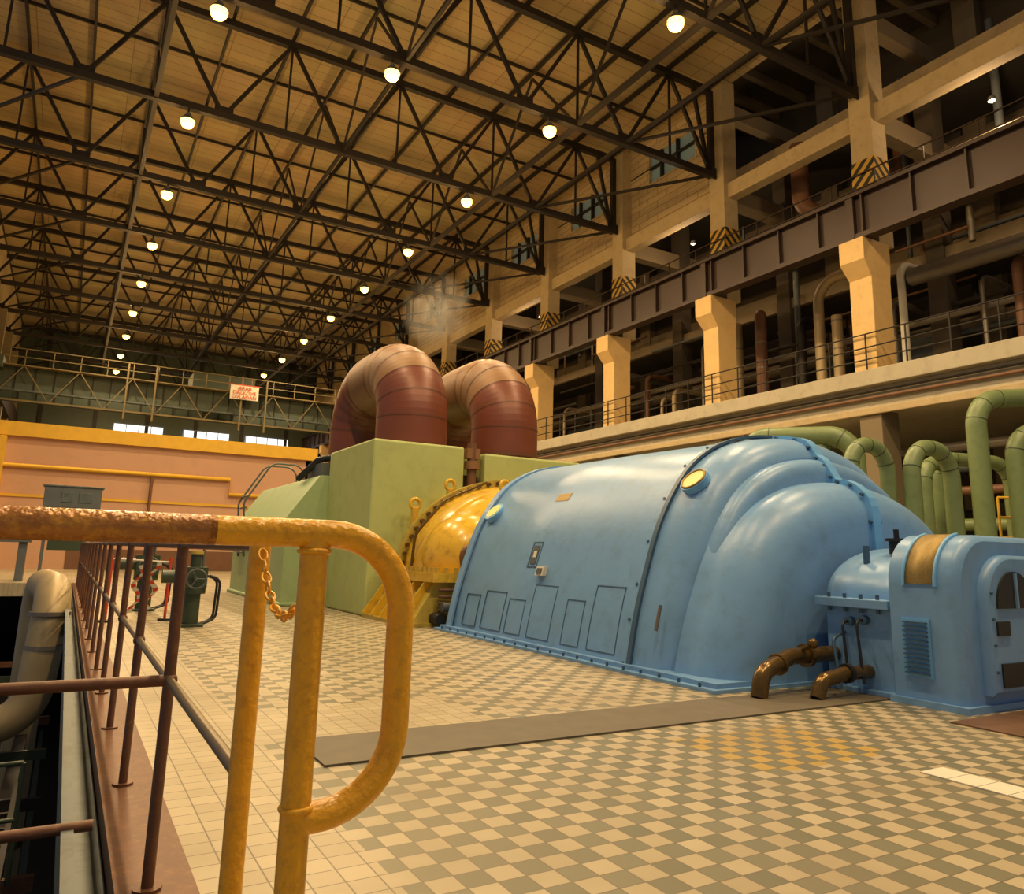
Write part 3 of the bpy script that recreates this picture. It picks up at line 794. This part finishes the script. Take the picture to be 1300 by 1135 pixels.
b.prism([(3.72, 0), (3.72, 1.72), (4.35, 2.62), (9.2, 2.62), (9.2, 0)], 15.3, 20.6, GREEN2)
b.box(3.66, 9.2, 15.28, 20.65, 0, .08, GREEN2)
b.obj('high_pressure_enclosure', 0.03, tb)
b = MB()
for yy in (19.8, 19.1): b.tube(fillet([(3.70, yy, 0.9), (3.6, yy, 2.2), (4.2, yy, 3.2), (5.0, yy, 3.2), (5.0, yy, 2.6)], .3), .022, STEELB, 8)
for k in range(6):
    z = 1.0 + k * .27; b.tube([(3.66 , 19.1, z), (3.66, 19.8, z)], .02, STEELB, 6)
b.obj('access_ladder', 0, tb)
b = MB(); b.tube(fillet([(4.75, 15.4, 2.6), (4.75, 15.4, 3.05), (4.45, 15.9, 3.0), (4.2, 16.5, 2.62)], .25), .07, BLACK, 12)
b.box(4.4, 4.7, 15.5, 16.5, 2.6, 2.9, GREYM)
b.obj('enclosure_hose', 0, tb)

for nm, x in (('crossover_steam_pipe', 5.68), ('crossover_steam_pipe', 7.82)):
    b = MB()
    r = 0.71
    P = [(x, 13.8, 3.1 if x < 6 else 3.02), (x, 13.8, 3.70)]
    def arcp(cy, cz, a0, a1, n):
        return [(x, cy + 1.08 * math.cos(a0 + (a1 - a0) * k / n), cz + 1.08 * math.sin(a0 + (a1 - a0) * k / n)) for k in range(n + 1)]
    P += arcp(14.88, 3.70, math.pi, math.pi / 2, 20)[1:]
    P += [(x, 15.35, 4.78), (x, 15.82, 4.78)]
    P += arcp(15.82, 3.70, math.pi / 2, 0, 20)[1:]
    P += [(x, 16.9, 2.62)]
    def mf(i):
        if i < 9: return LAGR
        if i < 24: return LAG if (i // 4) % 2 == 0 else LAG2
        return LAGR
    b.tube(P, r, LAG, 48, True, mf)
    for i in list(range(1, len(P) - 1, 4)):
        a = Vector(P[i]); t = (Vector(P[i+1]) - Vector(P[i-1])).normalized()
        b.tube([a - t * .014, a + t * .014], r * 1.008, LAGB, 48, False)
    b.cyl((x, 13.8, 3.1), (x, 13.8, 3.16), r * 1.05, LAGB, 36)
    b.obj(nm)

# green gooseneck pipes
GP = MB()
def goose(pts, r, rad):
    b = GP; P = fillet(pts, rad, 12); b.tube(P, r, PGREEN, 22)
    for i in range(3, len(P) - 2, 5):
        a = Vector(P[i]); t = (Vector(P[i+1]) - Vector(P[i-1])).normalized()
        b.tube([a - t * .008, a + t * .008], r * 1.03, DKGREEN, 20, True)
    p = P[0]; b.cyl((p[0], p[1], 0), (p[0], p[1], .12), r * 1.5, DKGREEN, 20)
goose([(11.38, 7.0, 0), (11.38, 7.0, 2.98), (12.48, 7.0, 2.98), (12.48, 7.0, 0)], .13, .48)
goose([(10.3, 7.3, 0), (10.3, 7.3, 2.95), (11.22, 7.3, 2.95), (11.22, 7.3, 0)], .12, .42)
goose([(13.3, 10.2, 0), (13.3, 10.2, 3.70), (14.6, 10.2, 3.70), (14.6, 10.2, 0)], .18, .55)
goose([(12.5, 11.4, 0), (12.5, 11.4, 3.75), (13.7, 9.6, 3.70), (13.7, 9.6, 0)], .20, .5)
goose([(14.2, 8.5, 0), (14.2, 8.5, 3.1), (15.2, 8.5, 3.1), (15.2, 8.5, 0)], .14, .45)
goose([(14.7, 7.7, 0), (14.7, 7.7, 4.25), (17.2, 7.0, 4.55), (17.2, 7.0, 0)], .18, .6)
goose([(15.2, 7.3, 0), (15.2, 7.3, 3.6), (17.6, 6.3, 3.9), (17.6, 6.3, 0)], .17, .5)
goose([(16.0, 9.3, 0), (16.0, 9.3, 3.4), (18.0, 8.8, 3.4), (18.0, 8.8, 0)], .15, .5)
b = GP
b.cyl((11.7, 8.0, 0), (11.7, 8.0, 1.7), .40, PGREEN, 28); b.cyl((11.7, 8.0, 1.7), (11.7, 8.0, 1.78), .46, BEIGEP, 28)
b.cyl((13.6, 9.2, 0), (13.6, 9.2, 1.9), .55, TEAL, 28); b.cyl((13.6, 9.2, 1.9), (13.6, 9.2, 2.0), .6, BEIGEP, 28)
GP.obj('green_cooling_pipework')
b = MB()
for z in (1.7, 2.1, 2.5): b.tube([(16.2, 8.2, z), (18.9, 6.4, z)], .025, YTRIM, 8)
for k in range(6):
    t = k / 5; b.tube([(16.2 + 2.7 * t, 8.2 - 1.8 * t, 0), (16.2 + 2.7 * t, 8.2 - 1.8 * t, 2.5)], .025, YTRIM, 8)
b.obj('yellow_guard_railing')

# foreground railing
root = empty('stairwell_railing')
b = MB()
RT = 1.127; RY = 1.27; R = 0.0235
b.tube([(-1.2, RY, RT), (0.20, RY, RT)], R, RUSTTOP, 20)
b.tube(fillet([(0.19, RY, RT), (0.52, RY, RT), (0.52, RY, .682), (0.36, RY, .682)], [.13, .13], 12), R, ORANGE, 20)
b.tube([(0.36, RY, 0), (0.36, RY, RT)], R, ORANGE, 20)
b.tube([(0.352, 1.65, 0), (0.352, 1.65, 1.10)], 0.0225, ORANGE, 18); b.sphere((0.352, 1.65, 1.10), .0226, ORANGE)
b.torus((0.36, RY, 1.098), (0, 0, 1), .024, .005, ORANGE); b.torus((0.36, RY, .70), (0, 0, 1), .023, .005, ORANGE)
b.cyl((.36, RY, 0), (.36, RY, .012), .05, ORANGE); b.cyl((.352, 1.65, 0.012), (.352, 1.65, .022), .05, ORANGE)
b.obj('near_handrail', 0, root)
b = MB()
b.tube([(0.352, 1.65, 1.11), (0.352, 24.5, 1.11)], .017, RUST, 12)
b.tube([(0.352, 1.65, .655), (0.352, 24.5, .655)], .015, GREYRAIL, 12)
y = 2.87
while y < 25:
    b.tube([(0.352, y, 0), (0.352, y, 1.11)], .019, RUST, 12)
    b.sphere((0.352, y, .655), .027, RUST, 12); b.sphere((0.352, y, 1.11), .024, RUST, 12)
    b.cyl((.352, y, 0.012), (.352, y, .022), .045, RUST, 12)
    y += 1.24
b.tube([(0.352, 2.87, .655), (-3.5, 2.87, .655)], .019, RUST, 12)
b.tube([(0.2, 3.3, .10), (-3.5, 3.3, .10)], .02, RUST, 12)
b.obj('far_handrail', 0, root)
b = MB()
a0 = Vector((.352, 1.63, 1.10)); a1 = Vector((.357, 1.295, 1.035)); n = 15
pts = [a0.lerp(a1, i / n) + Vector((0, 0, -0.085 * 4 * (i / n) * (1 - i / n))) for i in range(n + 1)]
for i in range(n):
    m_ = (pts[i] + pts[i+1]) / 2; d = (pts[i+1] - pts[i]).normalized(); s_ = d.cross(Vector((1, 0, 0))).normalized()
    ax = Vector((1, 0, 0)) if i % 2 else s_
    b.torus(m_, ax, .0085, .0028, ORANGE, 16, 6, (d, 1.9))
b.obj('barrier_chain', 0, root)

def actuator(x, y, s=1.0):
    b = MB()
    b.box(x - .16 * s, x + .16 * s, y - .16 * s, y + .16 * s, 0, .04, DKGREEN)
    b.cyl((x, y, .04), (x, y, .45 * s), .11 * s, DKGREEN, 20)
    b.cyl((x, y, .45 * s), (x, y, .52 * s), .17 * s, DKGREEN, 20)
    b.box(x - .16 * s, x + .16 * s, y - .14 * s, y + .14 * s, .52 * s, .82 * s, DKGREEN)
    b.cyl((x - .16 * s, y, .68 * s), (x - .42 * s, y, .68 * s), .09 * s, DKGREEN, 18)
    b.cyl((x, y - .14 * s, .66 * s), (x, y - .24 * s, .66 * s), .03 * s, GREYM, 12)
    b.torus((x, y - .24 * s, .66 * s), (0, 1, 0), .13 * s, .014, GREYM, 26, 8)
    for a in range(3):
        c = math.cos(a * 2.09) * .13 * s; d = math.sin(a * 2.09) * .13 * s
        b.cyl((x, y - .24 * s, .66 * s), (x + c, y - .24 * s, .66 * s + d), .009, GREYM, 8)
    b.cyl((x, y, .82 * s), (x, y, 1.0 * s), .07 * s, DKGREEN, 16); b.cyl((x, y, 1.0 * s), (x, y, 1.04 * s), .1 * s, YELB, 16)
    b.cyl((x + .1, y, .8 * s), (x + .1, y, 1.1 * s), .02, GREYM, 8)
    for q in (0.16, 0.2):
        b.tube(fillet([(x + q * s, y, .7 * s), (x + (q + .16) * s, y, .65 * s), (x + (q + .14) * s, y, .1), (x + (q - .1) * s, y - .1, .02)], .12), .018, BLACK, 8)
    b.obj('valve_actuator', 0.006)
actuator(1.62, 11.7, 1.0); actuator(1.25, 14.7, 1.15)
b = MB()
for j, (x0, dz) in enumerate(((.95, 0), (1.15, .05))):
    pts = [(x0 + .06 * math.sin(i * .9 + j), 12.6 + .03 * i, .80 + dz - i * .055) for i in range(14)]
    for i in range(13):
        p, q = pts[i], pts[i+1]
        b.add([p, (p[0] + .07, p[1], p[2] + .02), (q[0] + .07, q[1], q[2] + .02), q], [(0, 1, 2, 3)], RED if i % 2 else WHITE)
b.tube([(.6, 12.6, .9), (1.4, 12.7, .86)], .012, WHITE, 8)
b.tube([(.6, 12.6, 0), (.6, 12.6, .95)], .02, RED, 10); b.tube([(1.4, 12.7, 0), (1.4, 12.7, .92)], .02, RED, 10)
b.cyl((.6, 12.6, 0), (.6, 12.6, .03), .1, BLACK); b.cyl((1.4, 12.7, 0), (1.4, 12.7, .03), .1, BLACK)
b.obj('barrier_tape_stand')

b = MB()
b.box(-.75, .75, 26.0, 26.6, 2.15, 2.75, GREYM); b.box(-.8, .8, 25.97, 26.65, 2.75, 2.80, STEELB)
for x in (-.65, .6): b.box(x, x + .08, 26.1, 26.5, 0, 2.15, GREYM)
b.box(-.5, .5, 26.1, 26.5, .9, 1.5, DKGREEN); b.cyl((-.2, 26.05, 1.5), (-.2, 26.05, 1.9), .15, GREYM)
b.box(-.3, .0, 25.98, 26.0, 2.3, 2.6, STEELB); b.box(.15, .5, 25.98, 26.0, 2.3, 2.6, STEELB)
b.box(-3.5, -.9, 26, 26.8, 1.1, 1.6, GREYM); b.box(-3.4, -3.2, 26.1, 26.7, 0, 1.1, GREYM); b.box(-1.2, -1.0, 26.1, 26.7, 0, 1.1, GREYM)
b.obj('control_cabinet', 0.01)

# steam wisp above the crossover pipes
def steam():
    b = MB(); b.sphere((0, 0, 0), 1.0, None, 24)
    m = bpy.data.materials.new('thin_steam'); m.use_nodes = True; nt = m.node_tree; nt.nodes.clear()
    N, L = nt.nodes, nt.links
    o = N.new('ShaderNodeOutputMaterial'); v = N.new('ShaderNodeVolumePrincipled')
    v.inputs['Color'].default_value = (1, .93, .8, 1); v.inputs['Anisotropy'].default_value = .2
    tc = N.new('ShaderNodeTexCoord'); no = N.new('ShaderNodeTexNoise'); no.inputs['Scale'].default_value = 1.6; no.inputs['Detail'].default_value = 4; no.inputs['Distortion'].default_value = 1.2
    L.new(tc.outputs['Object'], no.inputs['Vector'])
    ln = N.new('ShaderNodeVectorMath'); ln.operation = 'LENGTH'; L.new(tc.outputs['Object'], ln.inputs[0])
    fo = N.new('ShaderNodeMapRange'); fo.inputs[1].default_value = 1.0; fo.inputs[2].default_value = .1; fo.inputs[3].default_value = 0; fo.inputs[4].default_value = 1
    L.new(ln.outputs['Value'], fo.inputs[0])
    r = N.new('ShaderNodeMapRange'); r.inputs[1].default_value = .42; r.inputs[2].default_value = .62; r.inputs[3].default_value = 0; r.inputs[4].default_value = 1.1
    L.new(no.outputs['Fac'], r.inputs[0])
    mu = N.new('ShaderNodeMath'); mu.operation = 'MULTIPLY'; L.new(fo.outputs[0], mu.inputs[0]); L.new(r.outputs[0], mu.inputs[1])
    L.new(mu.outputs[0], v.inputs['Density']); L.new(v.outputs[0], o.inputs['Volume'])
    b.mats = [m]
    ob = b.obj('steam_wisp'); ob.location = (6.75, 15.2, 6.55); ob.scale = (0.85, 0.85, 1.0)
steam()

# lamps
PW, PU = 2100, 290
def lamp(x, y):
    b = MB(); z = ZB - .12
    b.cyl((0, 0, 0), (0, 0, -.12), .03, STEELDK, 8)
    b.cyl((0, 0, -.12), (0, 0, -.22), .07, GREYM, 12)
    prof = [(.07, -.2), (.12, -.24), (.2, -.34), (.24, -.42)]
    n = 20
    b.loft([[(r * math.cos(2 * math.pi * k / n), r * math.sin(2 * math.pi * k / n), zz) for k in range(n)] for r, zz in prof], GREYM, False, True, True)
    b.sphere((0, 0, -.46), .22, BULB, 16)  # oversized bulb, its glare put into the shape
    o = b.obj('high_bay_lamp'); o.location = (x, y, z)
    l = bpy.data.lights.new('lamp_light', 'SPOT'); l.energy = PW; l.color = (1.0, 0.73, 0.40); l.spot_size = math.radians(165); l.spot_blend = 0.6; l.shadow_soft_size = .18
    lo = bpy.data.objects.new('lamp_light', l); COL.objects.link(lo); lo.parent = o; lo.location = (0, 0, -.72)
    l2 = bpy.data.lights.new('lamp_spill', 'POINT'); l2.energy = PU; l2.color = (1.0, 0.60, 0.21); l2.shadow_soft_size = .2
    lo2 = bpy.data.objects.new('lamp_spill', l2); COL.objects.link(lo2); lo2.parent = o; lo2.location = (0, 0, -.95)
for y in YT[:12]:
    for x in (1.8, 12.1): lamp(x, y)
lamp(6.6, 18.9); lamp(6.6, 0.9)

for y in (9.9, 21.9, 33.9):  # added lamps that brighten the inner bay, no known fittings there
    b = MB(); b.cyl((0, 0, 0), (0, 0, -.12), .1, GREYM, 12); b.sphere((0, 0, -.14), .04, BULB, 12)
    o = b.obj('added_bay_lamp'); o.location = (21.3, y, 14.3)
    l = bpy.data.lights.new('added_bay_light', 'POINT'); l.energy = 220; l.color = (1, .68, .38); l.shadow_soft_size = .15
    lo = bpy.data.objects.new('added_bay_light', l); COL.objects.link(lo); lo.parent = o; lo.location = (0, 0, -.35)

# world
w = bpy.data.worlds.new('hall_ambient'); S.world = w; w.use_nodes = True
bg = w.node_tree.nodes['Background']; bg.inputs[0].default_value = (0.92, 0.95, 1.0, 1); bg.inputs[1].default_value = 0.22

# camera
Yc = Vector((-565, -168, 950)).normalized(); Zc = Vector((24.7, 950, 182.7)).normalized()
Xc = -(Yc.cross(Zc))
right = Vector((Xc[0], Yc[0], Zc[0])); up = Vector((Xc[1], Yc[1], Zc[1])); fwd = Vector((Xc[2], Yc[2], Zc[2]))
cam = bpy.data.cameras.new('camera'); co = bpy.data.objects.new('camera', cam); COL.objects.link(co)
m = Matrix.Identity(4)
for i in range(3): m[i][0] = right[i]; m[i][1] = up[i]; m[i][2] = -fwd[i]
m[2][3] = 1.1
co.matrix_world = m
cam.sensor_fit = 'HORIZONTAL'; cam.sensor_width = 36; cam.lens = 36 * 950 / 1300
cam.shift_y = -45.5 / 1300; cam.clip_start = .05; cam.clip_end = 300
S.camera = co
